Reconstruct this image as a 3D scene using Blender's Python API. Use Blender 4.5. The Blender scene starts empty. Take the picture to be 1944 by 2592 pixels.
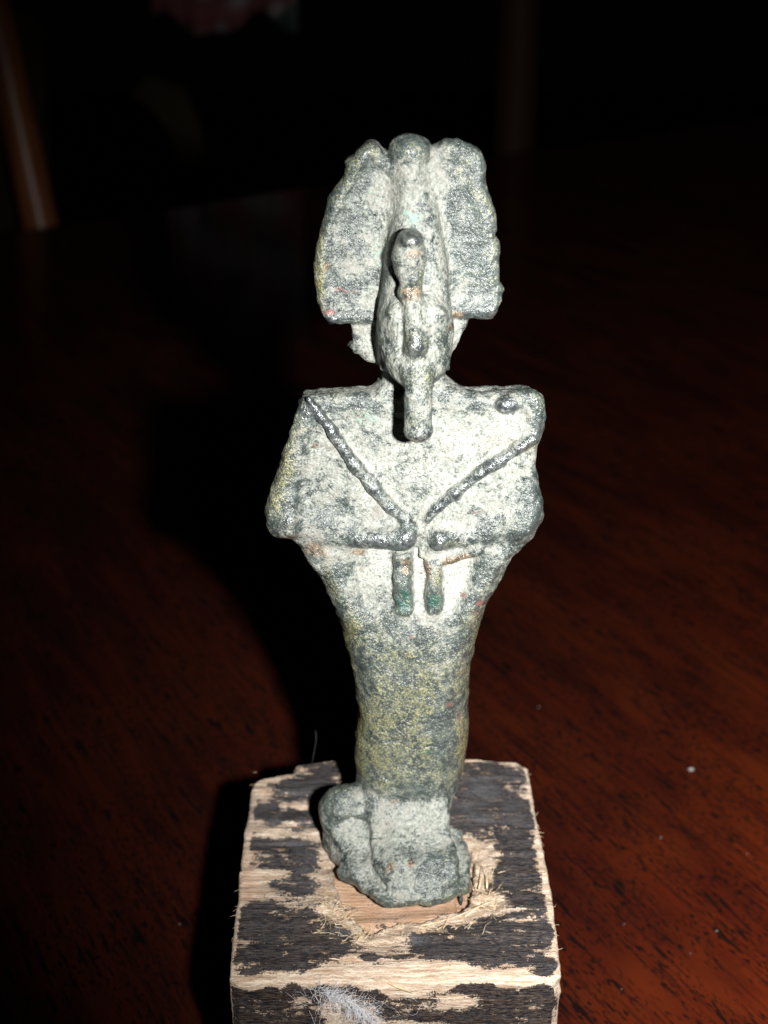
import bpy, math, random
import numpy as np

random.seed(4)
rng = np.random.default_rng(7)
sc = bpy.context.scene
col = sc.collection
MM = 0.001

# ------------------------------------------------------------------ camera
PITCH = 26.3
cam_d = bpy.data.cameras.new('camera')
cam_d.sensor_fit = 'VERTICAL'
cam_d.sensor_height = 36.0
cam_d.lens = 45.83
cam_d.clip_start = 0.004
cam_d.clip_end = 60.0
cam_d.dof.use_dof = True
cam_d.dof.focus_distance = 0.1505
cam_d.dof.aperture_fstop = 30.0          # entrance pupil about 1.5 mm, a compact camera
cam = bpy.data.objects.new('camera', cam_d)
cam.location = (0, 0, 0.146)
cam.rotation_euler = (math.radians(90 - PITCH), 0, 0)
col.objects.link(cam)
sc.camera = cam

# ------------------------------------------------------------------ world: a dark room
w = bpy.data.worlds.new('World')
sc.world = w
w.use_nodes = True
w.node_tree.nodes['Background'].inputs[0].default_value = (0.6, 0.55, 0.5, 1)
w.node_tree.nodes['Background'].inputs[1].default_value = 0.0006

# ------------------------------------------------------------------ the camera's flash, right of the lens
fl_d = bpy.data.lights.new('flash', 'SPOT')
fl_d.energy = 4.1
fl_d.color = (1.0, 0.985, 0.96)
fl_d.shadow_soft_size = 0.0035
fl_d.spot_size = math.radians(72)
fl_d.spot_blend = 1.0
flash = bpy.data.objects.new('flash', fl_d)
flash.location = (0.028, 0.0, 0.147)
from mathutils import Vector
flash.rotation_euler = (Vector((0.046, 0.150, 0.070)) - flash.location).to_track_quat('-Z', 'Y').to_euler()
col.objects.link(flash)

sc.cycles.max_bounces = 4
sc.cycles.diffuse_bounces = 2
sc.cycles.glossy_bounces = 2
sc.cycles.caustics_reflective = False
sc.cycles.caustics_refractive = False
sc.view_settings.view_transform = 'Standard'
sc.view_settings.look = 'None'
sc.view_settings.gamma = 1.0
sc.view_settings.exposure = 0.0
sc.view_settings.use_curve_mapping = False


# ================================================================== helpers
def tag(o, label=None, cat=None, group=None, kind=None):
    if label: o['label'] = label
    if cat: o['category'] = cat
    if group: o['group'] = group
    if kind: o['kind'] = kind
    return o


def empty(name, loc):
    o = bpy.data.objects.new(name, None)
    o.location = loc
    o.empty_display_size = 0.01
    col.objects.link(o)
    return o


def add_mesh(name, verts, faces, mat, parent=None, normals=None, attrs=None, smooth=True):
    """verts in metres, local to the parent"""
    me = bpy.data.meshes.new(name)
    verts = np.asarray(verts, dtype=np.float32)
    if isinstance(faces, np.ndarray):
        k = faces.shape[1]
        me.vertices.add(len(verts)); me.vertices.foreach_set('co', verts.ravel())
        me.loops.add(faces.size); me.loops.foreach_set('vertex_index', faces.ravel().astype(np.int32))
        me.polygons.add(len(faces))
        me.polygons.foreach_set('loop_start', np.arange(0, faces.size, k, dtype=np.int32))
        me.update(calc_edges=True)
    else:
        me.from_pydata(verts.tolist(), [], faces)
    me.polygons.foreach_set('use_smooth', np.full(len(me.polygons), smooth))
    if attrs:
        for an, arr in attrs.items():
            a = me.attributes.new(an, 'FLOAT_COLOR', 'POINT')
            c = np.ones((len(verts), 4), np.float32)
            c[:, :arr.shape[1]] = arr
            a.data.foreach_set('color', c.ravel())
    me.validate()
    if normals is not None:
        me.normals_split_custom_set_from_vertices(normals.tolist())
    me.update()
    if mat: me.materials.append(mat)
    o = bpy.data.objects.new(name, me)
    col.objects.link(o)
    if parent: o.parent = parent
    return o


# ---- signed distance field tools (all in millimetres)
class Grid:
    def __init__(s, lo, hi, h):
        s.lo = np.array(lo, np.float32); s.h = h
        s.n = np.ceil((np.array(hi) - s.lo) / h).astype(int) + 1
        s.ax = [s.lo[i] + h * np.arange(s.n[i], dtype=np.float32) for i in range(3)]
        s.F = np.full(s.n, 30.0, np.float32)
        s.I = np.zeros(s.n, np.int8)

    def box(s, lo, hi):
        sl = []
        for i in range(3):
            a = max(0, int(math.floor((lo[i] - s.lo[i]) / s.h)))
            b = min(s.n[i], int(math.ceil((hi[i] - s.lo[i]) / s.h)) + 1)
            sl.append(slice(a, b))
        X = s.ax[0][sl[0]][:, None, None]; Y = s.ax[1][sl[1]][None, :, None]; Z = s.ax[2][sl[2]][None, None, :]
        return tuple(sl), X, Y, Z

    def union(s, sl, D, k, pid):
        A = s.F[sl]
        h = np.maximum(k - np.abs(A - D), 0) / k
        s.I[sl] = np.where(D < A, pid, s.I[sl])
        s.F[sl] = np.minimum(A, D) - h * h * k * 0.25

    def cut(s, sl, D, k):
        A = s.F[sl]; B = -D
        h = np.maximum(k - np.abs(A - B), 0) / k
        s.F[sl] = np.maximum(A, B) + h * h * k * 0.25

    def ellipsoid(s, c, r, k, pid, cut=False):
        m = 2.5
        sl, X, Y, Z = s.box([c[i] - r[i] - m for i in range(3)], [c[i] + r[i] + m for i in range(3)])
        a, b, e = (X - c[0]) / r[0], (Y - c[1]) / r[1], (Z - c[2]) / r[2]
        k0 = np.sqrt(a * a + b * b + e * e) + 1e-6
        k1 = np.sqrt((a / r[0]) ** 2 + (b / r[1]) ** 2 + (e / r[2]) ** 2) + 1e-6
        D = k0 * (k0 - 1.0) / k1
        (s.cut(sl, D, k) if cut else s.union(sl, D, k, pid))

    def capsule(s, p, q, r0, r1, k, pid, flat=1.0, cut=False):
        p = np.array(p, float); q = np.array(q, float); m = max(r0, r1) + 2.5
        sl, X, Y, Z = s.box(np.minimum(p, q) - m, np.maximum(p, q) + m)
        d = q - p; L = d @ d + 1e-9
        t = np.clip(((X - p[0]) * d[0] + (Y - p[1]) * d[1] + (Z - p[2]) * d[2]) / L, 0, 1)
        D = np.sqrt((X - p[0] - t * d[0]) ** 2 + ((Y - p[1] - t * d[1]) / flat) ** 2 + (Z - p[2] - t * d[2]) ** 2) - (r0 + (r1 - r0) * t)
        (s.cut(sl, D, k) if cut else s.union(sl, D, k, pid))


def poly_sd(px, pz, poly):
    """2-D signed distance to a polygon, negative inside"""
    P = np.array(poly, np.float32); Q = np.roll(P, -1, 0)
    d = np.full(np.broadcast(px, pz).shape, 1e9, np.float32); ins = np.zeros(d.shape, bool)
    for (x0, z0), (x1, z1) in zip(P, Q):
        ex, ez = x1 - x0, z1 - z0
        L = ex * ex + ez * ez
        if L < 1e-9: continue
        t = np.clip(((px - x0) * ex + (pz - z0) * ez) / L, 0, 1)
        d = np.minimum(d, (px - x0 - t * ex) ** 2 + (pz - z0 - t * ez) ** 2)
        c = (z0 > pz) != (z1 > pz)
        if ez != 0:
            ins ^= c & (px < x0 + ex * (pz - z0) / ez)
    d = np.sqrt(d)
    return np.where(ins, -d, d)


def rnd_extrude(d2, dep, Tf, Tb, r):
    mid = (Tf - Tb) / 2                       # centre the slab on its own thickness
    dep = dep - mid; Tf = Tb = (Tf + Tb) / 2
    r = np.minimum(r, Tf * .98)
    return _rnd(d2, dep, Tf, r)


def _rnd(d2, dep, T, r):
    q1 = d2 + r; q2 = np.abs(dep) - (T - r)
    return np.minimum(np.maximum(q1, q2), 0) + np.sqrt(np.maximum(q1, 0) ** 2 + np.maximum(q2, 0) ** 2) - r


def lerp_mat(n, cells, smooth=True):
    """n samples over `cells` lattice cells -> interpolation matrix (n, cells+1)"""
    u = np.linspace(0, cells - 1e-4, n); i = u.astype(int); f = u - i
    if smooth: f = f * f * (3 - 2 * f)
    M = np.zeros((n, cells + 1), np.float32)
    M[np.arange(n), i] = 1 - f; M[np.arange(n), i + 1] = f
    return M


def vnoise(g, size):
    """3-D value noise on a grid, feature size in mm (a number or one per axis), range -1..1"""
    if not hasattr(size, '__len__'): size = (size,) * 3
    cells = [max(1, int(round(g.n[i] * g.h / size[i]))) for i in range(3)]
    L = rng.uniform(-1, 1, [c + 1 for c in cells]).astype(np.float32)
    for i in range(3):
        L = np.moveaxis(np.tensordot(lerp_mat(g.n[i], cells[i]), L, axes=(1, i)), 0, i)
    return L


def blur(A, sig):
    k = int(sig * 2.5) + 1
    wts = np.exp(-0.5 * (np.arange(-k, k + 1) / sig) ** 2); wts /= wts.sum()
    for ax in range(3):
        B = np.zeros_like(A)
        P = np.pad(A, [(k, k) if i == ax else (0, 0) for i in range(3)], mode='edge')
        for j, wv in enumerate(wts):
            sl = [slice(None)] * 3; sl[ax] = slice(j, j + A.shape[ax])
            B += np.float32(wv) * P[tuple(sl)]
        A = B
    return A


def surface_nets(g):
    F = g.F; ins = F < 0
    nx, ny, nz = F.shape
    cnt = np.zeros((nx - 1, ny - 1, nz - 1), np.int8)
    cs = [(a, b, c) for a in (0, 1) for b in (0, 1) for c in (0, 1)]
    for a, b, c in cs:
        cnt += ins[a:nx - 1 + a, b:ny - 1 + b, c:nz - 1 + c]
    act = np.argwhere((cnt > 0) & (cnt < 8))
    idx = np.full(cnt.shape, -1, np.int32)
    idx[act[:, 0], act[:, 1], act[:, 2]] = np.arange(len(act))
    val = {c: F[act[:, 0] + c[0], act[:, 1] + c[1], act[:, 2] + c[2]] for c in cs}
    pos = np.zeros((len(act), 3), np.float32); num = np.zeros(len(act), np.float32)
    for c in cs:
        for ax in range(3):
            if c[ax] == 0:
                d = list(c); d[ax] = 1; d = tuple(d)
                v0, v1 = val[c], val[d]
                m = (v0 < 0) != (v1 < 0)
                t = np.where(m, v0 / np.where(m, v0 - v1, 1), 0)
                p = np.zeros_like(pos); p[:] = c; p[:, ax] = t
                pos += np.where(m[:, None], p, 0); num += m
    V = g.lo + g.h * (act + pos / num[:, None])
    quads = []
    for ax in range(3):
        u, v = (ax + 1) % 3, (ax + 2) % 3
        sl0 = [slice(None)] * 3; sl1 = [slice(None)] * 3
        sl0[ax] = slice(0, -1); sl1[ax] = slice(1, None)
        e = np.argwhere(ins[tuple(sl0)] != ins[tuple(sl1)])
        e = e[(e[:, u] > 0) & (e[:, v] > 0) & (e[:, u] < F.shape[u] - 1) & (e[:, v] < F.shape[v] - 1)]
        def cell(du, dv):
            q = e.copy(); q[:, u] -= du; q[:, v] -= dv
            return idx[q[:, 0], q[:, 1], q[:, 2]]
        Q = np.stack([cell(1, 1), cell(0, 1), cell(0, 0), cell(1, 0)], 1)
        flip = ~ins[e[:, 0], e[:, 1], e[:, 2]]
        Q[flip] = Q[flip][:, ::-1]
        quads.append(Q)
    Q = np.concatenate(quads)
    Q = Q[(Q >= 0).all(1)]
    return V, Q


def vert_normals(V, Q):
    n = np.cross(V[Q[:, 2]] - V[Q[:, 0]], V[Q[:, 3]] - V[Q[:, 1]])
    N = np.zeros_like(V)
    for j in range(4): np.add.at(N, Q[:, j], n)
    return N / (np.linalg.norm(N, axis=1, keepdims=True) + 1e-12)


def sample(g, A, V):
    q = np.clip(np.rint((V - g.lo) / g.h).astype(int), 0, np.array(A.shape) - 1)
    return A[q[:, 0], q[:, 1], q[:, 2]]


def sm(a, b, x):
    t = np.clip((x - a) / (b - a), 0, 1)
    return t * t * (3 - 2 * t)


def blob(x, z, cx, cz, rx, rz, ang=0):
    c, s_ = math.cos(math.radians(ang)), math.sin(math.radians(ang))
    u = ((x - cx) * c + (z - cz) * s_) / rx; v = (-(x - cx) * s_ + (z - cz) * c) / rz
    return np.exp(-(u * u + v * v) ** 1.5)


# ---- shader node shorthand
class NT:
    def __init__(s, name):
        s.m = bpy.data.materials.new(name); s.m.use_nodes = True
        s.t = s.m.node_tree; s.n = s.t.nodes; s.b = s.n['Principled BSDF']

    def link(s, a, b): s.t.links.new(a, b)

    def node(s, typ, **kw):
        n = s.n.new(typ)
        for k, v in kw.items(): setattr(n, k, v)
        return n

    def setin(s, sock, v):
        if hasattr(v, 'is_output') or isinstance(v, bpy.types.NodeSocket): s.link(v, sock)
        elif isinstance(v, (tuple, list)) and len(v) == 3 and sock.type == 'RGBA': sock.default_value = (*v, 1)
        else: sock.default_value = v

    def math(s, op, a, b=0.0, c=None, clamp=False):
        n = s.node('ShaderNodeMath', operation=op, use_clamp=clamp)
        s.setin(n.inputs[0], a); s.setin(n.inputs[1], b)
        if c is not None: s.setin(n.inputs[2], c)
        return n.outputs[0]

    def mix(s, f, a, b):
        n = s.node('ShaderNodeMix', data_type='RGBA')
        s.setin(n.inputs[0], f); s.setin(n.inputs[6], a); s.setin(n.inputs[7], b)
        return n.outputs[2]

    def step(s, x, lo, hi):
        n = s.node('ShaderNodeMapRange', interpolation_type='SMOOTHSTEP')
        s.setin(n.inputs[0], x); s.setin(n.inputs[1], lo); s.setin(n.inputs[2], hi)
        return n.outputs[0]

    def coords(s, scale=(1, 1, 1), rot=(0, 0, 0)):
        tc = s.node('ShaderNodeTexCoord'); mp = s.node('ShaderNodeMapping')
        mp.inputs['Scale'].default_value = scale; mp.inputs['Rotation'].default_value = rot
        s.link(tc.outputs['Object'], mp.inputs[0])
        return mp.outputs[0]

    def noise(s, vec, scale, detail=3, rough=0.55, dist=0.0):
        n = s.node('ShaderNodeTexNoise')
        s.link(vec, n.inputs['Vector'])
        n.inputs['Scale'].default_value = scale; n.inputs['Detail'].default_value = detail
        n.inputs['Roughness'].default_value = rough; n.inputs['Distortion'].default_value = dist
        return n.outputs['Fac']

    def voro(s, vec, scale, feature='F1', out='Distance'):
        n = s.node('ShaderNodeTexVoronoi', feature=feature)
        s.link(vec, n.inputs['Vector']); n.inputs['Scale'].default_value = scale
        return n.outputs[out]

    def attr(s, name):
        a = s.node('ShaderNodeAttribute', attribute_name=name)
        sp = s.node('ShaderNodeSeparateColor')
        s.link(a.outputs['Color'], sp.inputs[0])
        return sp.outputs[0], sp.outputs[1], sp.outputs[2]

    def bump(s, h, dist, strength=1.0, normal=None):
        n = s.node('ShaderNodeBump')
        n.inputs['Strength'].default_value = strength; n.inputs['Distance'].default_value = dist
        s.link(h, n.inputs['Height'])
        if normal is not None: s.link(normal, n.inputs['Normal'])
        return n.outputs[0]

    def out(s, color=None, rough=None, normal=None, **kw):
        if color is not None: s.setin(s.b.inputs['Base Color'], color)
        if rough is not None: s.setin(s.b.inputs['Roughness'], rough)
        if normal is not None: s.link(normal, s.b.inputs['Normal'])
        for k, v in kw.items(): s.setin(s.b.inputs[k.replace('_', ' ')], v)
        return s.m


# ================================================================== materials
def mat_bronze():
    t = NT('corroded_bronze')
    v = t.coords()
    crust, olive, brown = t.attr('patina_a')
    red, mint, teal = t.attr('patina_b')
    polish, wash, _ = t.attr('patina_c')
    n_fine = t.noise(v, 4700, 2, 0.65)
    n_mid = t.noise(v, 1500, 3, 0.66)
    n_pat = t.noise(v, 430, 5, 0.66, 0.6)
    n_fib = t.noise(t.coords((1.0, 1.0, 0.7), (0, 0.6, 0)), 3000, 2, 0.62, 0.8)
    def mask(base, am, af, lo=0.42, hi=0.58, ap=0.0):
        x = t.math('MULTIPLY_ADD', t.math('SUBTRACT', n_mid, 0.5), am, base)
        x = t.math('MULTIPLY_ADD', t.math('SUBTRACT', n_fine, 0.5), af, x)
        if ap: x = t.math('MULTIPLY_ADD', t.math('SUBTRACT', n_pat, 0.5), ap, x)
        return t.step(x, lo, hi)
    metal = t.mix(t.step(n_pat, 0.36, 0.64), (0.036, 0.048, 0.046), (0.100, 0.120, 0.112))
    metal = t.mix(t.math('MULTIPLY', t.step(n_mid, 0.50, 0.66), 0.6), metal, (0.140, 0.165, 0.160))
    metal = t.mix(mask(teal, 1.1, 0.9), metal, (0.026, 0.088, 0.070))
    oliv = t.mix(t.step(n_fine, 0.38, 0.62), (0.055, 0.050, 0.016), (0.27, 0.26, 0.125))
    c = t.mix(t.math('MULTIPLY', mask(olive, 1.3, 1.9, 0.38, 0.66, 1.3), 0.9), metal, oliv)
    n_reg = t.noise(v, 260, 2, 0.5)
    gritty = t.step(n_reg, 0.38, 0.62)            # some areas are coarse, some rubbed smooth
    grit = t.math('MULTIPLY', t.step(n_fine, 0.55, 0.68), t.math('SUBTRACT', 0.55, t.math('MULTIPLY', polish, 0.50)))
    grit = t.math('MULTIPLY', grit, t.math('MULTIPLY_ADD', gritty, 0.7, 0.3))
    c = t.mix(grit, c, (0.32, 0.34, 0.28))
    c = t.mix(t.math('MULTIPLY', t.step(n_fine, 0.46, 0.36), t.math('MULTIPLY_ADD', gritty, 0.45, 0.12)), c, (0.020, 0.025, 0.022))
    pale = t.mix(t.step(n_fib, 0.32, 0.66), (0.165, 0.180, 0.155), (0.355, 0.372, 0.330))
    pale = t.mix(t.math('MULTIPLY', t.step(n_pat, 0.50, 0.64), 0.55), pale, (0.235, 0.215, 0.185))
    pale = t.mix(t.math('MULTIPLY', mask(mint, 1.0, 0.9, 0.40, 0.62, 0.8), 0.85), pale, (0.21, 0.37, 0.30))
    pale = t.mix(t.math('MULTIPLY', t.step(crust, 0.80, 1.20), t.step(n_fine, 0.40, 0.60)), pale, (0.44, 0.445, 0.40))
    cm = t.math('MULTIPLY', mask(crust, 1.0, 1.05, 0.22, 0.80, 2.1), 0.95)
    c = t.mix(cm, c, pale)
    pits = t.step(n_mid, 0.395, 0.33)
    c = t.mix(t.math('MULTIPLY', pits, 0.6), c, (0.025, 0.028, 0.022))
    bm = mask(brown, 0.7, 0.5, 0.42, 0.60, 0.6)
    c = t.mix(t.math('MULTIPLY', bm, 0.9), c, t.mix(t.step(n_mid, 0.42, 0.58), (0.085, 0.058, 0.034), (0.235, 0.180, 0.125)))
    c = t.mix(t.math('MULTIPLY', mask(red, 1.2, 1.1, 0.40, 0.66), 0.85), c, (0.20, 0.080, 0.068))
    bare = t.math('MULTIPLY', t.step(t.math('MULTIPLY_ADD', t.math('SUBTRACT', n_pat, 0.5), 1.2, polish), 0.35, 0.6), t.math('SUBTRACT', 1.0, t.math('MULTIPLY', cm, 0.8)))
    c = t.mix(t.math('MULTIPLY', bare, 0.75), c, t.mix(t.step(n_mid, 0.38, 0.62), (0.065, 0.075, 0.078), (0.200, 0.220, 0.225)))
    rough = t.math('MULTIPLY_ADD', cm, 0.42, 0.34)
    rough = t.math('MULTIPLY_ADD', bm, -0.20, rough)
    rough = t.math('MULTIPLY_ADD', bare, -0.08, rough)
    t.link(t.math('MULTIPLY', bare, 0.55), t.b.inputs['Metallic'])
    h = t.math('ADD', t.math('MULTIPLY', n_mid, 1.0), t.math('MULTIPLY', n_fine, 0.36))
    bm_n = t.node('ShaderNodeBump'); bm_n.inputs['Distance'].default_value = 0.00036
    t.link(h, bm_n.inputs['Height'])
    t.link(t.math('MULTIPLY_ADD', polish, -0.35, 0.85, clamp=True), bm_n.inputs['Strength'])
    t.b.inputs['Specular IOR Level'].default_value = 0.8
    return t.out(c, rough, bm_n.outputs[0])


def mat_block():
    t = NT('worn_painted_wood')
    v = t.coords()
    paint, grey, torn = t.attr('wear_a')
    orange, brownish, hair = t.attr('wear_b')
    fib = t.noise(t.coords((0.11, 1, 1)), 2300, 4, 0.66)
    fib2 = t.noise(t.coords((0.16, 1, 1)), 6500, 2, 0.6)
    blot = t.noise(t.coords((0.7, 1, 1)), 330, 5, 0.66)
    grain = t.noise(v, 5200, 2, 0.6)
    x = t.math('MULTIPLY_ADD', t.math('SUBTRACT', fib, 0.5), 1.0, paint)
    x = t.math('MULTIPLY_ADD', t.math('SUBTRACT', blot, 0.5), 2.1, x)
    x = t.math('MULTIPLY_ADD', t.math('SUBTRACT', grain, 0.5), 0.55, x)
    flk = t.noise(t.coords((0.45, 1, 1)), 1400, 4, 0.68)
    x = t.math('MULTIPLY_ADD', t.math('SUBTRACT', flk, 0.5), 1.1, x)
    pm = t.step(x, 0.44, 0.58)
    wood = t.mix(t.step(fib, 0.36, 0.62), (0.46, 0.315, 0.215), (0.78, 0.655, 0.515))
    wood = t.mix(t.math('MULTIPLY', t.step(blot, 0.45, 0.65), 0.5), wood, (0.74, 0.575, 0.45))
    wood = t.mix(t.math('MULTIPLY', t.step(fib2, 0.50, 0.66), 0.55), wood, (0.30, 0.18, 0.10))
    tor = t.noise(t.coords((0.4, 0.7, 1), (0, 0, 0.6)), 3000, 4, 0.7, 1.5)
    wood = t.mix(t.math('MULTIPLY', torn, t.step(tor, 0.53, 0.64)), wood, (0.30, 0.19, 0.09))
    wood = t.mix(t.math('MULTIPLY', orange, 0.9), wood, t.mix(t.step(blot, 0.4, 0.6), (0.46, 0.265, 0.16), (0.58, 0.37, 0.24)))
    dust = t.math('MULTIPLY', grey, t.step(t.math('ADD', t.math('MULTIPLY', blot, 0.6), t.math('MULTIPLY', grain, 0.5)), 0.46, 0.66))
    wood = t.mix(t.math('MULTIPLY', dust, 0.55), wood, (0.13, 0.13, 0.14))
    black = t.mix(t.step(grain, 0.45, 0.62), (0.0025, 0.003, 0.005), (0.018, 0.021, 0.032))
    black = t.mix(t.math('MULTIPLY', brownish, t.step(fib, 0.45, 0.6)), black, (0.026, 0.012, 0.009))
    black = t.mix(t.math('MULTIPLY', dust, 0.6), black, (0.13, 0.135, 0.15))
    black = t.mix(t.math('MULTIPLY', t.step(fib2, 0.63, 0.72), 0.5), black, (0.26, 0.22, 0.18))
    smear = t.math('MULTIPLY', t.step(x, 0.26, 0.50), t.step(grain, 0.40, 0.60))
    wood = t.mix(t.math('MULTIPLY', smear, 0.62), wood, (0.13, 0.115, 0.105))
    c = t.mix(t.math('MULTIPLY', pm, t.math('MULTIPLY_ADD', t.step(fib2, 0.56, 0.42), 0.12, 0.88)), wood, black)
    h = t.math('MULTIPLY_ADD', pm, 0.35, t.math('MULTIPLY', fib, 1.0))
    h = t.math('MULTIPLY_ADD', grain, 0.45, h)
    h = t.math('MULTIPLY_ADD', t.math('MULTIPLY', torn, tor), 1.2, h)
    t.b.inputs['Specular IOR Level'].default_value = 0.25
    return t.out(c, t.math('MULTIPLY_ADD', pm, -0.20, 0.82), t.bump(h, 0.00038, 0.9))


def mat_table():
    t = NT('lacquered_mahogany')
    ang = math.radians(-60.0)                      # grain runs across the table, square to its far edge
    base = t.coords(rot=(0, 0, -ang))
    def strch(su, sv):
        m = t.node('ShaderNodeMapping'); m.inputs['Scale'].default_value = (su, sv, 1)
        t.link(base, m.inputs[0]); return m.outputs[0]
    streak = t.noise(strch(0.12, 1), 130, 3, 0.55, 0.4)
    fine = t.noise(strch(0.06, 1), 900, 3, 0.6)
    patch = t.noise(strch(0.5, 1), 42, 3, 0.6)
    clus = t.noise(strch(0.35, 1), 160, 3, 0.6)
    c = t.mix(t.step(streak, 0.35, 0.66), (0.060, 0.0056, 0.0007), (0.140, 0.0165, 0.0019))
    c = t.mix(t.math('MULTIPLY', t.step(patch, 0.42, 0.62), 0.5), c, (0.158, 0.0250, 0.0028))
    c = t.mix(t.math('MULTIPLY', t.step(fine, 0.48, 0.64), 0.55), c, (0.030, 0.004, 0.0012))
    p1 = t.noise(strch(0.30, 1), 2300, 1, 0.5)
    p2 = t.noise(strch(0.17, 1), 1050, 1, 0.5)
    pore = t.math('MAXIMUM', t.math('MULTIPLY', t.step(p1, 0.575, 0.62), t.step(clus, 0.34, 0.50)),
                  t.math('MULTIPLY', t.step(p2, 0.585, 0.64), t.step(clus, 0.44, 0.54)))
    c = t.mix(t.math('MULTIPLY', pore, 0.92), c, (0.0045, 0.0022, 0.0016))
    t.b.inputs['Coat Weight'].default_value = 1.0
    t.b.inputs['Coat IOR'].default_value = 1.7
    t.b.inputs['Coat Roughness'].default_value = 0.10
    t.b.inputs['Specular IOR Level'].default_value = 0.25
    hs = t.node('ShaderNodeMix', data_type='RGBA', blend_type='MULTIPLY')
    hs.inputs[0].default_value = 1.0
    t.link(c, hs.inputs[6]); hs.inputs[7].default_value = (0.19, 0.17, 0.17, 1)
    m = t.out(hs.outputs[2], 0.6)
    gl = t.node('ShaderNodeBsdfGlossy'); gl.inputs['Roughness'].default_value = 0.42
    t.link(c, gl.inputs['Color'])
    cx = t.node('ShaderNodeCombineXYZ')            # mean fibre facet direction, swinging a little from stripe to stripe
    t.link(t.math('MULTIPLY_ADD', t.math('SUBTRACT', patch, 0.5), 0.30, -0.42), cx.inputs[0])
    t.link(t.math('MULTIPLY_ADD', t.math('SUBTRACT', streak, 0.5), 0.30, -0.48), cx.inputs[1])
    cx.inputs[2].default_value = 0.77
    nv = t.node('ShaderNodeVectorMath', operation='NORMALIZE'); t.link(cx.outputs[0], nv.inputs[0])
    t.link(nv.outputs[0], gl.inputs['Normal'])
    ad = t.node('ShaderNodeAddShader')
    t.link(t.b.outputs[0], ad.inputs[0]); t.link(gl.outputs[0], ad.inputs[1])
    t.link(ad.outputs[0], t.n['Material Output'].inputs['Surface'])
    return m


def mat_simple(name, c0, c1, scale, rough, spec=0.5, coat=0.0, stretch=(1, 1, 1), bump=0.0):
    t = NT(name)
    n = t.noise(t.coords(stretch), scale, 4, 0.6)
    c = t.mix(t.step(n, 0.35, 0.65), c0, c1)
    t.b.inputs['Specular IOR Level'].default_value = spec
    t.b.inputs['Coat Weight'].default_value = coat
    t.b.inputs['Coat Roughness'].default_value = 0.22
    t.b.inputs['Coat IOR'].default_value = 1.7
    return t.out(c, rough, t.bump(n, bump, 0.6) if bump else None)


BRONZE = mat_bronze(); BLOCK = mat_block(); TABLE = mat_table()
M_FIBRE = mat_simple('wood_fibre', (0.52, 0.36, 0.20), (0.80, 0.66, 0.46), 900, 0.7)
M_LINT = mat_simple('white_lint', (0.72, 0.72, 0.76), (0.85, 0.85, 0.88), 600, 0.8)
M_HAIR = mat_simple('grey_hair', (0.12, 0.12, 0.13), (0.18, 0.18, 0.19), 600, 0.5)
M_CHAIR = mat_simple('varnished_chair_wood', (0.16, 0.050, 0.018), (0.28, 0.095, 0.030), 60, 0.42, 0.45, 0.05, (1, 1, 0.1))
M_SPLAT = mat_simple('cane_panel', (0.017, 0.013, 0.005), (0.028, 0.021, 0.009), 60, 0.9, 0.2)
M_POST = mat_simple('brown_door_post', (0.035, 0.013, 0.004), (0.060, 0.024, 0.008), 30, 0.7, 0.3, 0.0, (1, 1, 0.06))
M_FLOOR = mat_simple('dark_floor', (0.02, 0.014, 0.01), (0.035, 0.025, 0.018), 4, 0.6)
M_DUST = mat_simple('dust', (0.22, 0.20, 0.20), (0.36, 0.34, 0.34), 300, 0.9)


# ================================================================== the table
def make_table():
    # far edge runs obliquely; local x along that edge, local y away from the camera
    e = np.array([238.0, 177.0]); e /= np.linalg.norm(e); nrm = np.array([-e[1], e[0]])
    far = np.array([-164.0, 583.0]) @ nrm
    o = empty('table', (0, 0, 0))
    th, r = 24.0, 6.0
    prof = [(far - r * (1 - math.sin(a)), -r * (1 - math.cos(a))) for a in np.linspace(0, math.pi / 2, 7)]
    prof = [(-420.0, 0.0)] + prof + [(far, -th), (-420.0, -th)]
    V, Fc = [], []
    for u in (-800.0, 900.0):
        for s_, z in prof:
            P = e * u + nrm * s_
            V.append((P[0] * MM, P[1] * MM, z * MM))
    k = len(prof)
    for i in range(k):
        j = (i + 1) % k
        Fc.append((i, j, k + j, k + i))
    Fc.append(tuple(range(k))[::-1]); Fc.append(tuple(range(k, 2 * k)))
    top = add_mesh('table_top', V, Fc, TABLE, None, smooth=False)
    bpy.data.objects.remove(o)
    tag(top, kind='structure')
    return top


make_table()
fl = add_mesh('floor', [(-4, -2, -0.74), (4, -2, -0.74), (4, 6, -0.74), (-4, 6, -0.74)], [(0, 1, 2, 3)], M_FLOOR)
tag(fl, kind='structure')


# ================================================================== the wooden block
BX0, BX1, BY0, BY1, BZ = -18.7, 21.3, 113.9, 156.0, 28.0
PLUG = [(-6.4, 136), (-6.5, 130.5), (-4.6, 125.3), (-2.4, 121.9), (-0.8, 122.1), (1.6, 123.3), (5.4, 124.0), (9.0, 125.3), (10.7, 126.4), (11.7, 130.5), (11.6, 137)]


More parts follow.
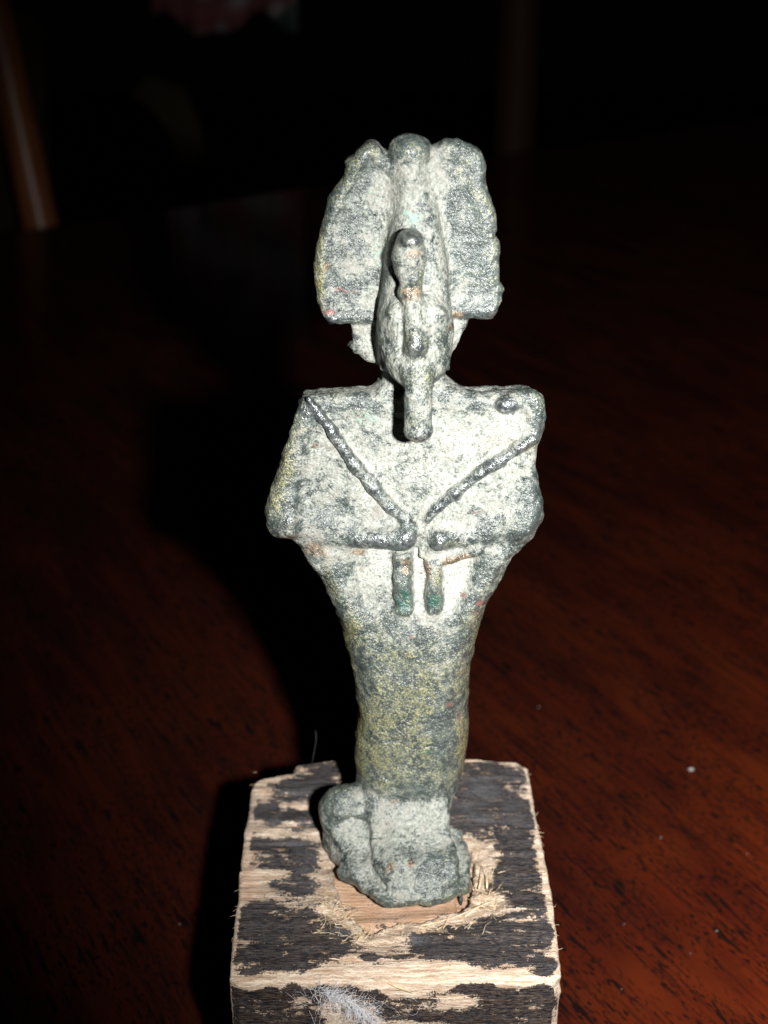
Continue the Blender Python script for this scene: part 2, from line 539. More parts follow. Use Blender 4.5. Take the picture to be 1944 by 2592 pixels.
def make_block():
    g = Grid((-21, 111.8, -0.6), (23.5, 158.5, 30.0), 0.30)
    sl, X, Y, Z = g.box((-99, -99, -99), (999, 999, 999))
    # top outline seen from above: worn corners, a chipped back-left corner
    outline = [(BX0 + .25, BY0 + .5), (BX0 + 1.2, BY0), (0, BY0 - .25), (BX1 - 1.2, BY0 + .1), (BX1 - .1, BY0 + 1.2), (BX1 + .25, 128), (BX1 - .1, 145), (BX1 - .2, 154.6),
               (BX1 - 1.6, 156.0), (14, 156.6), (5, 156.8), (-6, 156.2), (-12.9, 155.4), (-13.4, 153.7), (-17.6, 152.2), (BX0 - .1, 150.9), (BX0 - .35, 140), (BX0 - .05, 128)]
    d2 = poly_sd(g.ax[0][:, None], g.ax[1][None, :], outline)[:, :, None]
    d2 = d2 + 0.18 * vnoise(g, (5, 5, 8)) + 0.10 * vnoise(g, (1.5, 1.5, 2.0))
    # height of the top: fibrous ridges along x, a torn crater round the foot
    x2, y2 = g.ax[0][:, None], g.ax[1][None, :]
    top = BZ + np.zeros((g.n[0], g.n[1]), np.float32)
    rid = vnoise(g, (14, 0.9, 99))[:, :, 0] * 0.16 + vnoise(g, (4, 0.6, 99))[:, :, 0] * 0.10 + vnoise(g, (7, 6, 99))[:, :, 0] * 0.22
    top = top + rid
    pd = poly_sd(x2, y2, PLUG)
    pd = pd + vnoise(g, (2.2, 2.2, 99))[:, :, 0] * 0.35
    torn = np.exp(-(np.maximum(pd, 0) / 3.2) ** 2)
    top = top - 0.55 * np.exp(-(np.maximum(pd, 0) / 2.2) ** 2) + torn * vnoise(g, (1.3, 1.0, 99))[:, :, 0] * 0.42
    top = np.where(pd < 0, np.minimum(top, BZ - 2.4), top)
    # the splinter pit right of the foot, and dents
    for cx, cy, rx, ry, dp in ((13.2, 130.5, .7, 3.0, .9), (14.0, 126.5, .6, 2.0, .6), (-8.2, 125.6, 1.8, 1.5, -.55), (-5.2, 122.4, 2.2, 1.2, -.35),
                               (-12, 145, 5, .7, .5), (-13, 141.5, 4, .6, .45), (-12, 148.5, 4, .7, .4), (-14, 137.5, 4, .6, .4), (15, 147, 3, 1.2, .3), (0, 119.6, 6, .8, .25), (3, 119, 2.6, 1.2, .3)):
        top = top - dp * np.exp(-((x2 - cx) / rx) ** 2 - ((y2 - cy) / ry) ** 2)
    # front edge worn to a sloping band
    fr = np.clip((BY0 + 2.6 - y2) / 2.6, 0, 1.3)
    top = top - 0.55 * fr ** 1.6 * (1 + 0.4 * np.sin(x2 * 0.33 + 1))
    q1 = d2 + 0.5
    q2 = (Z - top[:, :, None]) + 0.5
    D = np.minimum(np.maximum(q1, q2), 0) + np.sqrt(np.maximum(q1, 0) ** 2 + np.maximum(q2, 0) ** 2) - 0.5
    # front face: combed fibres
    D = D + 0.07 * vnoise(g, (9, 2.0, 0.7)) + 0.05 * vnoise(g, (2.5, 1.2, 0.6))
    D = np.maximum(D, -Z)
    g.F[:] = D
    V, Q = surface_nets(g)
    N = vert_normals(V, Q)
    x, y, z = V.T
    up = sm(0.35, 0.75, N[:, 2]); front = sm(0.35, 0.8, -N[:, 1])
    sd = poly_sd(x, y, PLUG)
    # black paint: where patches of it are left (x, y, rx, ry, weight) on top
    P = np.zeros(len(V)) + 0.24
    patches = [(-9.5, 153.5, 5.0, 3.2, .55), (-13, 149.5, 5.5, 2.6, .45), (-15.5, 144.5, 4.5, 2.0, .55), (-11, 143, 6, 2.2, .45), (-15.5, 137.5, 5, 1.8, .55), (-12, 134.6, 5, 2.2, .55),
               (-9.5, 132.5, 3.4, 2.6, .40), (-11, 129.5, 4, 2, .42), (-15.6, 125.2, 3, 1.3, .45), (-13.0, 122.0, 6.0, 3.4, .80), (-7.5, 120.8, 4.0, 2.6, .75), (-15.0, 116.4, 4.0, 1.7, .8), (-9.5, 116.2, 4, 1.2, .55), (12, 116.9, 6, 1.3, .6), (18.8, 115.6, 2.4, 1.0, .7), (-15.6, 118.2, 3, 1.9, .75), (-9, 118.6, 4.5, 1.8, .65), (-1.8, 117.2, 1.3, .6, .7),
               (10.5, 154.5, 7, 2.0, .75), (15, 151.0, 5.5, 4.5, .62), (10, 147, 5, 4.5, .75), (17.0, 144.0, 4.2, 4.5, .80), (14.5, 141.0, 5.0, 2.2, .62), (17.6, 136.0, 2.6, 3.6, .75),
               (17.2, 130.8, 3.8, 3.2, .85), (18.5, 127.6, 2.6, 2.2, .7), (14.5, 129.8, 2.4, .8, .6), (6.6, 121.0, 3.2, 2.6, .85), (6.5, 118.9, 3.2, 1.3, .7), (12.5, 121.0, 5.0, 2.3, .85), (18.0, 121.0, 4.2, 2.0, .85),
               (15, 118.6, 4.2, 1.2, .6), (3.5, 117.4, 2.6, .6, .6), (19.6, 116.6, 1.5, .8, .9), (8, 118.2, 3, 1.0, .5), (13.0, 123.8, 2.4, .6, .55), (17.5, 124.3, 2.8, .6, .5)]
    for cx, cy, rx, ry, wt in patches:
        P = P + wt * blob(x, y, cx, cy, rx, ry)
    P = np.minimum(P, 0.82)
    P = P - 0.75 * np.exp(-(np.maximum(sd, 0) / 2.0) ** 2)
    wy = .5 * np.sin(x * .42 + 1) + .3 * np.sin(x * 1.1) + .2 * np.sin(x * 2.3 + 1)
    P = P - 0.75 * sm(1.5, .1, y - BY0 + .7 * wy) - .35 * sm(2.6, 1.2, y - BY0) * np.exp(-((x - 0) / 9) ** 4)
    edge = np.minimum(np.minimum(x - BX0, BX1 - x), BY1 + .6 - y)
    P = P - 0.55 * sm(1.0, 0.25, edge)
    wv = .5 * np.sin(x * .31 + .6) + .35 * np.sin(x * .83 + 2) + .25 * np.sin(x * 1.9)
    Pf = 0.80 - 0.85 * sm(26.2, 27.3, z + .8 * wv) - .85 * blob(x, z, -4.5, 22.5, 3.6, 2.2, -15) - .75 * blob(x, z, 8.5, 24.2, 2.8, 1.6) - .55 * blob(x, z, 1.5, 20.5, 8, 1.2) - .5 * blob(x, z, -7, 18, 6, 1.5) - .6 * blob(x, z, 3, 26, 3.2, 1.2) - .35 * sm(BX1 - 1.2, BX1 - .2, x)
    Pf = Pf - .3 * sm(-17.6, -18.6, x)
    P = P * (1 - front) + Pf * front
    side = 1 - np.clip(up + front, 0, 1)
    P = P - 0.5 * side
    grey = np.clip(.75 * blob(x, y, -12, 143, 7, 9) + .8 * blob(x, y, 14, 149, 6, 7) + .5 * blob(x, y, 15, 143, 5, 3) + .9 * blob(x, y, -8, 131.5, 5, 3) + .6 * blob(x, y, -3, 122.5, 3, 2) + .6 * blob(x, y, 4, 120.5, 1.6, 1.6) + .25, 0, 1) * up
    tornv = np.exp(-(np.maximum(sd, 0) / 3.5) ** 2) * up
    orange = sm(0.3, -0.6, sd) * sm(27.3, 26.2, z) + 0.55 * blob(x, y, -10, 117.2, 8, 1.6) + .4 * blob(x, y, -17.5, 129, 1.2, 9)
    brownish = np.clip(.25 + .7 * blob(x, y, -7.5, 120.5, 3.2, 3) + .6 * blob(x, y, 12, 145, 5, 3) + .7 * front, 0, 1)
    A = np.stack([P, grey, tornv], 1); B = np.stack([np.clip(orange, 0, 1), brownish, 0 * x], 1)
    loc = np.array([1.3, 136.0, 0.0])
    root = empty('wooden_block', loc * MM)
    tag(root, 'small square wooden plinth block with black paint worn off to bare pale wood', 'block')
    add_mesh('block', (V - loc) * MM, Q, BLOCK, root, attrs={'wear_a': A, 'wear_b': B})
    return root, loc, top, g


block_root, block_loc, block_top, block_grid = make_block()


def top_z(x, y):
    i = int(np.clip((x - block_grid.lo[0]) / .30, 0, block_grid.n[0] - 1)); j = int(np.clip((y - block_grid.lo[1]) / .30, 0, block_grid.n[1] - 1))
    return float(block_top[i, j])


# the plug of orange wood filling the socket under the foot: a rounded slab with a curved front lip
def make_plug():
    g = Grid((-8, 119.5, 23.5), (14, 141, 29.5), 0.25)
    sl, X, Y, Z = g.box((-99,) * 3, (999,) * 3)
    poly = [(-7.2, 139), (-7.2, 130), (-5.2, 125.0), (-2.6, 121.8), (-1.0, 122.4), (2.0, 123.2), (5.0, 123.4), (8.0, 124.7), (9.4, 125.8), (9.3, 131), (9.6, 139)]
    d2 = poly_sd(g.ax[0][:, None], g.ax[1][None, :], poly)[:, :, None]
    topz = 26.35 + 0.55 * np.exp(-((Y - 124.6 - 0.12 * (X - 2)) / 1.3) ** 2) + 0.10 * vnoise(g, (6, 1.5, 99))[:, :, :1]
    q1 = d2 + .6; q2 = Z - topz + .6
    g.F[:] = np.maximum(np.minimum(np.maximum(q1, q2), 0) + np.sqrt(np.maximum(q1, 0) ** 2 + np.maximum(q2, 0) ** 2) - .6, 24.2 - Z)
    V, Q = surface_nets(g)
    x, y, z = V.T
    P = .08 + .5 * blob(x, y, -4.6, 124.4, 1.6, .6, -30) + .55 * blob(x, y, -3.0, 123.0, 1.2, .5, -40) + .35 * blob(x, y, -3.4, 127.3, 2.0, .4)
    A = np.stack([P, 0 * x + .25, 0 * x], 1); B = np.stack([0 * x + 1, 0 * x, 0 * x], 1)
    add_mesh('socket_plug', (V - block_loc) * MM, Q, BLOCK, block_root, attrs={'wear_a': A, 'wear_b': B})


make_plug()


def tube(path, r0, r1, sides=4):
    """one thin tapering strand: list of points in mm -> verts, faces"""
    path = np.array(path, float); n = len(path)
    V, Fc = [], []
    for i in range(n):
        d = path[min(i + 1, n - 1)] - path[max(i - 1, 0)]; d /= np.linalg.norm(d) + 1e-9
        a = np.cross(d, (0.31, 0.2, 0.93)); a /= np.linalg.norm(a) + 1e-9; b = np.cross(d, a)
        r = r0 + (r1 - r0) * i / (n - 1)
        for k in range(sides):
            t = 2 * math.pi * k / sides
            V.append(path[i] + r * (math.cos(t) * a + math.sin(t) * b))
    for i in range(n - 1):
        for k in range(sides):
            Fc.append((i * sides + k, i * sides + (k + 1) % sides, (i + 1) * sides + (k + 1) % sides, (i + 1) * sides + k))
    Fc.append(tuple(range(sides))[::-1]); Fc.append(tuple((n - 1) * sides + k for k in range(sides)))
    return V, Fc


def strands(name, paths, mat, parent, loc, sides=4):
    V, Fc = [], []
    for p, r0, r1 in paths:
        v, f = tube(p, r0, r1, sides)
        b = len(V); V += v; Fc += [tuple(i + b for i in q) for q in f]
    return add_mesh(name, (np.array(V) - loc) * MM, Fc, mat, parent)


def curly(p, d, length, n, wob, sag=0.0):
    p = np.array(p, float); d = np.array(d, float); d /= np.linalg.norm(d)
    out = [p.copy()]
    for i in range(n):
        d = d + np.array([random.gauss(0, wob) for _ in range(3)]) * 0.5 + np.array([0, 0, -sag])
        d /= np.linalg.norm(d)
        p = p + d * length / n
        out.append(p.copy())
    return out


# torn fibres and splinters round the socket
paths = []
for _ in range(200):
    k = random.random()
    if k < .40: x, y = random.gauss(-6.6, 1.6), random.gauss(124.0, 1.6)
    elif k < .62: x, y = random.gauss(-3.5, 2.0), random.gauss(120.9, .9)
    elif k < .85: x, y = random.gauss(13.0, 1.0), random.gauss(128.5, 3.0)
    else: x, y = random.uniform(-2, 11), random.gauss(122.4, .7)
    a = random.gauss(0.25 if x < 3 else .6, .9)
    paths.append((curly((x, y, top_z(x, y) + .02), (math.cos(a), math.sin(a) * .7, random.uniform(.0, .45)), random.uniform(.8, 2.6), 6, .35, .06), random.uniform(.025, .06), .012))
for _ in range(130):            # along the worn front edge and the side rims
    if random.random() < .6: x, y = random.uniform(-18, 21), BY0 + random.uniform(0, 1.4)
    else: x, y = random.choice((BX0 + .2, BX1 - .2)), random.uniform(118, 154)
    a = random.gauss(0, .6) + (math.pi if random.random() < .5 else 0)
    paths.append((curly((x, y, top_z(x, y) - .1), (math.cos(a), math.sin(a) - .3, random.uniform(-.1, .3)), random.uniform(.3, .9), 5, .3, .05), random.uniform(.02, .04), .01))
paths.append(([(10.2, 124.6, 27.6), (11.6, 125.4, 28.2), (12.8, 125.9, 28.5), (13.9, 126.3, 28.6)], .13, .04))
paths.append(([(3.5, 122.7, 27.6), (6.5, 123.2, 27.9), (9.5, 124.3, 28.1), (12.0, 125.6, 28.4)], .12, .05))
paths.append(([(12.2, 129.0, 28.1), (12.7, 131.0, 28.3), (12.9, 133.0, 28.4)], .10, .05))
paths.append(([(13.3, 129.2, 28.0), (13.4, 131.0, 28.3), (13.1, 132.6, 28.5)], .11, .05))
paths.append(([(-.5, 114.5, 27.5), (1.5, 113.6, 27.1), (3.4, 113.1, 26.6)], .30, .08))
paths.append(([(-8.6, 117.0, 28.0), (-6, 116.9, 28.2), (-4.3, 116.6, 28.0)], .14, .05))
fib = strands('torn_fibres', paths, M_FIBRE, block_root, block_loc)
tag(fib, kind='stuff')

# white lint caught on the front edge of the block
lint = []
spine = [(-8.0, 113.5, 26.9), (-6.5, 113.1, 26.5), (-4.6, 112.8, 26.0), (-3.6, 112.6, 25.1), (-2.8, 112.5, 24.0), (-1.4, 112.5, 23.2)]
for _ in range(330):
    k = random.random() * (len(spine) - 1.001); i = int(k); f = k - i
    p = np.array(spine[i]) * (1 - f) + np.array(spine[i + 1]) * f + np.array([random.gauss(0, .45), random.gauss(-.15, .25), random.gauss(0, .30)])
    d = np.array(spine[i + 1]) - np.array(spine[i]) + np.array([random.gauss(0, 1.3), random.gauss(-.1, .5), random.gauss(0, 1.0)])
    lint.append((curly(p, d, random.uniform(1.0, 3.4), 9, .55), .022, .014))
for _ in range(60):
    p = (random.gauss(-3.5, 3.0), 112.9 + random.gauss(0, .2), random.gauss(25.2, .9))
    d = (random.gauss(0, 1), random.gauss(-.4, .3), random.gauss(-.1, .7))
    lint.append((curly(p, d, random.uniform(1.5, 4.0), 9, .45), .016, .009))
lo = strands('lint_tuft', lint, M_LINT, None, np.array([-4.5, 113.2, 26.0]), 3)
lo.location = np.array([-4.5, 113.2, 26.0]) * MM
tag(lo, 'white tuft of tangled lint caught on the front edge of the block', 'lint')
ho = strands('loose_hair', [([(-10.6, 155.3, 27.8), (-10.3, 155.6, 29.5), (-9.9, 155.8, 31.6), (-9.9, 155.9, 33.4)], .022, .012)], M_HAIR, None, np.array([-10.6, 155.3, 27.8]))
ho.location = np.array([-10.6, 155.3, 27.8]) * MM
tag(ho, 'fine pale hair standing up from the chipped back corner of the block', 'hair')


# ================================================================== the bronze statuette
BODY, HEAD, CROWN, PLL, PLR, URA, BEARD, CROOK, FLAIL, HANDL, HANDR, SHL, SHR, FOOT, BASE, LOOP, TANG, LAPP = range(1, 19)
BODY_P = [(-0.3, 92.7), (-5.5, 92.5), (-8.0, 92.2), (-9.2, 92.1), (-9.8, 91.1), (-10.5, 89.0), (-11.2, 86.9), (-12.2, 83.6), (-12.9, 81.7), (-13.7, 79.7), (-14.1, 78.0), (-14.0, 76.5), (-13.4, 75.0), (-12.5, 74.5), (-11.7, 74.6), (-11.1, 74.0), (-10.1, 72.7), (-9.2, 70.7), (-8.1, 68.8), (-7.1, 66.2), (-6.2, 63.8), (-5.3, 60.8), (-4.8, 58.1), (-4.3, 55.9), (-4.0, 53.6), (-3.6, 50.8), (-3.4, 48.0), (-3.5, 45.2), (-3.8, 42.8), (-3.9, 40.8), (-3.7, 38.6), (-3.4, 36.7), (-3.2, 35.2), (-2.7, 32.4), (-2.3, 29.5), (8.6, 29.5), (8.7, 32.4), (9.3, 33.9), (9.9, 35.9), (10.4, 38.4), (10.7, 40.6), (11.0, 43.5), (11.0, 46.4), (10.8, 49.4), (10.9, 52.7), (11.1, 55.7), (11.5, 58.6), (12.0, 61.0), (12.4, 63.2), (13.0, 65.4), (13.9, 67.0), (14.7, 69.1), (15.5, 71.2), (16.6, 72.7), (17.9, 74.2), (18.5, 75.5), (18.9, 77.0), (18.8, 79.0), (18.4, 80.2), (17.9, 82.1), (17.6, 83.8), (17.6, 85.3), (17.8, 86.2), (18.2, 87.1), (18.5, 88.6), (18.3, 89.5), (17.7, 90.9), (17.5, 91.6), (16.8, 92.6), (15.7, 92.8), (13.8, 92.6), (11.6, 92.6), (8.4, 92.6)]
PLL_P = [(1.2, 101.2), (-0.0, 100.1), (-3.9, 100.1), (-6.1, 100.1), (-6.8, 101.3), (-7.5, 103.0), (-7.7, 104.9), (-7.7, 107.0), (-7.5, 108.6), (-7.0, 110.7), (-6.4, 112.7), (-6.0, 113.8), (-5.2, 115.3), (-4.5, 116.4), (-4.1, 117.3), (-4.1, 118.2), (-3.1, 118.9), (-2.4, 119.7), (-2.0, 120.1), (-1.4, 120.2), (-0.6, 119.9), (-0.0, 119.3), (0.6, 118.6), (2.2, 117.5), (2.2, 112.5)]
PLR_P = [(3.9, 112.5), (4.0, 117.9), (5.1, 119.3), (5.4, 119.8), (6.3, 120.3), (7.7, 120.4), (8.7, 120.0), (9.8, 119.4), (10.6, 118.6), (11.0, 117.6), (10.9, 116.7), (10.9, 115.9), (11.1, 115.0), (11.5, 113.8), (11.9, 112.9), (12.2, 111.6), (12.4, 110.7), (12.2, 110.2), (12.6, 109.3), (12.8, 108.3), (12.7, 107.0), (12.8, 104.9), (13.2, 104.4), (13.5, 104.0), (13.2, 103.5), (13.1, 102.8), (12.8, 102.3), (12.6, 101.5), (12.2, 100.7), (9.8, 100.6), (5.6, 100.8)]
CORE_P = [(-0.6, 95.6), (-0.4, 101.3), (-0.3, 103.8), (-0.0, 106.2), (0.1, 108.6), (0.6, 111.0), (1.2, 112.9), (1.4, 114.4), (1.2, 115.9), (0.9, 117.4), (0.5, 118.6), (0.6, 120.0), (1.2, 120.4), (2.2, 120.7), (3.3, 120.7), (4.2, 120.4), (4.7, 120.0), (4.9, 118.9), (4.7, 117.7), (4.9, 115.6), (5.3, 114.1), (5.9, 112.2), (6.4, 110.0), (6.8, 107.8), (7.0, 105.4), (7.2, 102.1), (7.4, 99.6), (7.4, 95.6)]
LAPL_P = [(.6, 94.6), (-0.4, 95.1), (-1.5, 95.5), (-2.3, 96.2), (-3.3, 96.6), (-4.0, 97.3), (-3.8, 98.0), (-3.7, 99.3), (-4.0, 100.8), (1.0, 101.5)]
LAPR_P = [(6.0, 101.5), (9.8, 101.0), (9.4, 99.8), (8.7, 98.5), (8.1, 97.4), (7.5, 96.0), (6.4, 95.6)]
NECK_P = [(-0.3, 98.5), (-0.3, 93.8), (-1.0, 92.6), (-1.4, 91.1), (8.7, 91.1), (8.3, 92.6), (7.6, 93.2), (7.0, 93.8), (7.0, 98.5)]
BASE_P = [(8.6, 139.0), (9.9, 138.3), (10.6, 137.4), (11.0, 135.3), (11.2, 132.9), (11.3, 130.9), (11.2, 129.3), (10.8, 128.3), (9.8, 127.7), (8.5, 127.0), (7.2, 126.3), (5.8, 125.8), (4.5, 125.9), (2.6, 125.8), (0.3, 125.5), (-0.4, 126.1), (-1.7, 127.4), (-3.3, 129.0), (-4.4, 129.8), (-5.4, 130.6), (-5.8, 131.2), (-5.6, 132.4), (-6.2, 133.7), (-7.4, 135.2), (-8.0, 137.5), (-6, 141), (6, 142)]
FOOT_P = [(-2.3, 140), (-2.1, 136), (-1.8, 133), (-1.7, 131.0), (-1.0, 129.2), (0.4, 127.0), (3.0, 126.3), (7.4, 126.6), (9.4, 127.8), (9.7, 130), (9.0, 133), (8.5, 136), (8.5, 140)]
RAMP_P = [(-7.6, 137), (-1, 138), (-.8, 131), (-3.6, 129.6), (-5.3, 131.0), (-5.3, 132.6), (-6.6, 134.5)]


def make_statuette():
    Y0 = 141.0
    H = 0.22
    g = Grid((-16, 123.5, 25.5), (21, 149.5, 123), H)
    x2, z2 = g.ax[0][:, None], g.ax[2][None, :]
    zz = g.ax[2]

    def slab(poly, pid, k, Tf, Tb, r, y0=Y0, relief=None, pad=3.0, wob=0.0):
        P = np.array(poly)
        sl, X, Y, Z = g.box((P[:, 0].min() - pad, 120, P[:, 1].min() - pad), (P[:, 0].max() + pad, 150, P[:, 1].max() + pad))
        xx, z_ = g.ax[0][sl[0]][:, None], g.ax[2][sl[2]][None, :]
        d2 = poly_sd(xx, z_, poly)
        if wob: d2 = d2 + wob * edge_noise[sl[0], sl[2]]
        f = lambda v: (v(z_) if callable(v) else v) + 0 * d2
        tf, tb, rr = f(Tf), f(Tb), f(r)
        if relief is not None: tf = tf + relief(xx, z_, d2)
        D = rnd_extrude(d2[:, None, :], y0 - Y, tf[:, None, :], tb[:, None, :], rr[:, None, :])
        g.union(sl, D.astype(np.float32), k, pid)

    edge_noise = (vnoise(g, (1.3, 99, 1.3))[:, 0, :] * .6 + vnoise(g, (.7, 99, .7))[:, 0, :] * .4)
    prof = lambda zs, vs: (lambda z: np.interp(z, zs, vs))

    # ---- body: flat mummiform torso, rounded legs
    def body_relief(x, z, d2):
        h = 0.9 * (1 - np.exp(d2 / 3.0)) * sm(70, 60, z)                       # round belly of the legs
        def stroke(p, q, wd, ht, soft=.6):
            p = np.array(p); q = np.array(q); d = q - p
            t = np.clip(((x - p[0]) * d[0] + (z - p[1]) * d[1]) / (d @ d), 0, 1)
            dist = np.sqrt((x - p[0] - t * d[0]) ** 2 + (z - p[1] - t * d[1]) ** 2)
            return ht * sm(wd + soft, wd - soft, dist)
        def area(poly, ht, soft=.5):
            return ht * sm(soft, -soft, poly_sd(x, z, poly))
        h = h + np.maximum(stroke((-9.4, 90.5), (-12.2, 78.5), 1.6, .85, .9), stroke((-12.0, 79.5), (-12.2, 76.4), 2.1, 1.35, .8))      # left upper arm, elbow
        h = h + np.maximum(stroke((17.2, 90.5), (17.0, 79.8), 1.0, .45, .9), stroke((17.4, 79.0), (16.2, 75.8), 1.7, .7, 1.1))
        h = h + stroke((-11, 77), (-4, 75.2), 1.6, .8, 1.0) + stroke((16.5, 77), (10, 75), 1.5, .5, 1.0)                                         # forearms
        h = h + stroke((-6.4, 91.4), (-.8, 91.2), .8, .10) + stroke((8.6, 91.3), (14.0, 91.3), .8, .10)                                       # collar
        h = h - area([(-6.5, 89.5), (0, 90.4), (8, 90.4), (15, 90.6), (16.4, 88.6), (9, 82.0), (4.6, 78), (0, 80.5), (-4, 86)], .18, 1.0)
        h = h - area([(-4.0, 73.6), (1.2, 73.2), (1.4, 69), (1.5, 65.8), (-.4, 64.6), (-2.6, 65.5), (-3.6, 69)], .85, .6)
        h = h - area([(3.4, 73.4), (5.2, 73.4), (5.2, 64.6), (3.5, 64.6)], .75, .35)
        h = h - area([(7.2, 71.4), (11.4, 72.6), (10.2, 68.0), (8.6, 64.9), (7.0, 64.6)], .8, .6)
        h = h + stroke((-6.5, 72), (-3.9, 63.0), 1.0, .35, .8) + stroke((13.4, 72), (10.6, 64.0), 1.2, .35, .8)
        h = h - .14 * np.exp(-((z - 42.2) / 1.6) ** 2) * sm(10.5, 2, x) + .15 * np.exp(-((z - 38.8) / 2.4) ** 2)
        return h
    slab(BODY_P, BODY, .6, prof([30, 36, 44, 56, 64, 72, 80, 92], [4.0, 4.2, 4.4, 4.3, 4.0, 3.7, 3.5, 3.1]), prof([30, 40, 60, 75, 84, 92], [4.0, 4.5, 4.2, 2.4, 1.2, .3]),
         prof([30, 50, 62, 72, 80, 92], [3.8, 4.1, 3.4, 1.9, 1.3, .9]), relief=body_relief, wob=.16)
    slab(NECK_P, HEAD, 1.0, 3.0, 2.6, 1.8)

    # ---- crown: two plumes, the tall middle, side flaps
    slab(PLL_P, PLL, .5, 1.4, 1.0, .8, 141.2, wob=.14,
         relief=lambda x, z, d2: .45 * np.exp(-((d2 + .9) / .7) ** 2) * sm(102, 106, z) + .7 * np.exp(-((z - 101.1) / .9) ** 2) * sm(.5, -1.5, x) - .25 * np.exp(-((x + .5) / 1.6) ** 2) + .3 * sm(116, 119, z))
    slab(PLR_P, PLR, .5, 1.4, 1.0, .8, 141.2, wob=.14,
         relief=lambda x, z, d2: .30 * np.exp(-((d2 + 1.2) / .9) ** 2) * sm(103, 106, z) + .75 * np.exp(-((z - 102.0) / 1.0) ** 2) * sm(6.8, 8.4, x) - .25 * np.exp(-((x - 5.9) / 1.2) ** 2) * sm(118, 116, z))
    slab(LAPL_P, LAPP, .5, 1.3, 1.2, .7, 141.4, wob=.6)
    slab(LAPR_P, LAPP, .5, 1.2, 1.2, .7, 141.4, wob=.3)
    slab(CORE_P, CROWN, .9, prof([96, 101, 106, 109, 113, 115.5, 117.5, 121], [5.0, 5.4, 4.9, 4.2, 3.2, 2.5, 2.2, 2.6]), 2.4, prof([96, 106, 112, 116, 121], [2.0, 2.0, 1.7, 1.5, 1.8]),
         relief=lambda x, z, d2: .5 * (1 - np.exp(d2 / 1.0)) * sm(116, 112, z))
    g.ellipsoid((2.7, 139.9, 119.1), (2.0, 2.1, 1.75), .7, CROWN)
    g.ellipsoid((2.9, 139.2, 116.6), (1.3, 1.2, 1.3), 1.2, CROWN)

    # ---- head
    g.ellipsoid((3.45, 137.2, 100.6), (4.25, 4.9, 5.7), .8, HEAD)
    g.ellipsoid((3.6, 135.2, 97.6), (3.3, 3.4, 3.0), 1.2, HEAD)
    g.ellipsoid((3.6, 133.4, 96.9), (1.7, 1.8, 1.6), 1.0, HEAD)
    g.capsule((3.1, 133.5, 105.0), (3.3, 132.6, 101.6), .9, 1.0, 1.0, HEAD)
    g.ellipsoid((3.35, 132.1, 100.5), (1.15, 1.1, 1.8), .5, HEAD)              # nose
    g.ellipsoid((3.7, 132.2, 99.0), (.8, .8, .6), .3, HEAD)
    g.ellipsoid((3.9, 132.3, 97.6), (1.0, .8, .55), .4, HEAD)                # lips
    g.ellipsoid((5.8, 134.3, 103.3), (.95, .8, .8), .5, HEAD)                # eyes
    g.ellipsoid((1.2, 134.5, 103.2), (.9, .6, .6), .6, HEAD)
    g.ellipsoid((1.75, 132.9, 101.6), (.38, .8, 2.6), .35, 0, cut=True)         # shaded hollow beside the nose

    # ---- uraeus cobra
    u = [(2.75, 134.4, 110.9, 1.55), (2.7, 134.1, 109.5, 1.85), (2.78, 133.9, 108.1, 1.5), (2.9, 133.8, 107.1, 1.15), (2.75, 134.0, 105.7, 1.25), (3.1, 133.9, 104.4, .9)]
    for a, b in zip(u, u[1:]):
        g.capsule(a[:3], b[:3], a[3], b[3], .35, URA)
    g.ellipsoid((2.75, 133.4, 111.4), (1.25, 1.2, .85), .4, URA)
    g.ellipsoid((3.2, 133.0, 107.6), (.6, .7, .6), .3, URA)
    g.capsule((2.8, 136.4, 108.8), (2.8, 134.6, 108.4), .9, .9, .5, URA)

    # ---- beard, set off the chest
    g.capsule((3.65, 132.2, 97.4), (3.75, 131.4, 91.2), 1.52, 1.50, .8, BEARD)
    g.ellipsoid((3.8, 131.3, 90.9), (1.5, 1.45, 1.1), .4, BEARD)
    g.ellipsoid((3.5, 131.3, 95.2), (1.2, 1.1, .8), .5, BEARD)
    g.ellipsoid((3.9, 131.0, 92.9), (1.15, .9, .8), .5, BEARD)

    # ---- crook and flail shafts over the chest
    yc = 137.42
    cr = [(-8.5, 92.3, .40), (-7.1, 90.0, .55), (-6.2, 88.9, .62), (-5.8, 88.2, .75), (-3.3, 84.1, .82), (-1.2, 81.3, .80), (.7, 78.9, .72), (2.7, 77.1, .72), (3.8, 75.8, .6)]
    for a, b in zip(cr, cr[1:]): g.capsule((a[0], yc - .1, a[1]), (b[0], yc - .1, b[1]), a[2] * .92, b[2] * .92, .35, CROOK)
    for a, b in zip(cr[1:], cr[2:]): g.capsule((a[0] - .50, 137.4, a[1] - .42), (b[0] - .50, 137.4, b[1] - .42), .20, .20, .15, 0, cut=True)
    fs = [(17.0, 87.4, .70), (15.4, 86.3, .80), (13.3, 84.7, .80), (11.0, 83.0, .74), (10.6, 82.7, .6), (8.3, 80.6, .78), (6.2, 78.6, .70), (5.1, 77.2, .62)]
    for a, b in zip(fs, fs[1:]): g.capsule((a[0], yc, a[1]), (b[0], yc, b[1]), a[2] * .92, b[2] * .92, .35, FLAIL)
    for a, b in zip(fs[1:], fs[2:]): g.capsule((a[0] + .46, 137.5, a[1] - .52), (b[0] + .46, 137.5, b[1] - .52), .18, .18, .15, 0, cut=True)
    g.ellipsoid((13.9, 137.6, 91.5), (1.25, 1.1, 1.0), .5, FLAIL)
    g.capsule((16.6, 138.4, 92.0), (14.6, 138.0, 92.0), .9, .8, .9, BODY)
    g.ellipsoid((17.3, 138.6, 90.6), (1.1, 1.3, 1.9), .9, BODY)
    g.capsule((4.6, yc, 76.2), (4.6, yc - .1, 72.4), .42, .42, .3, BODY)
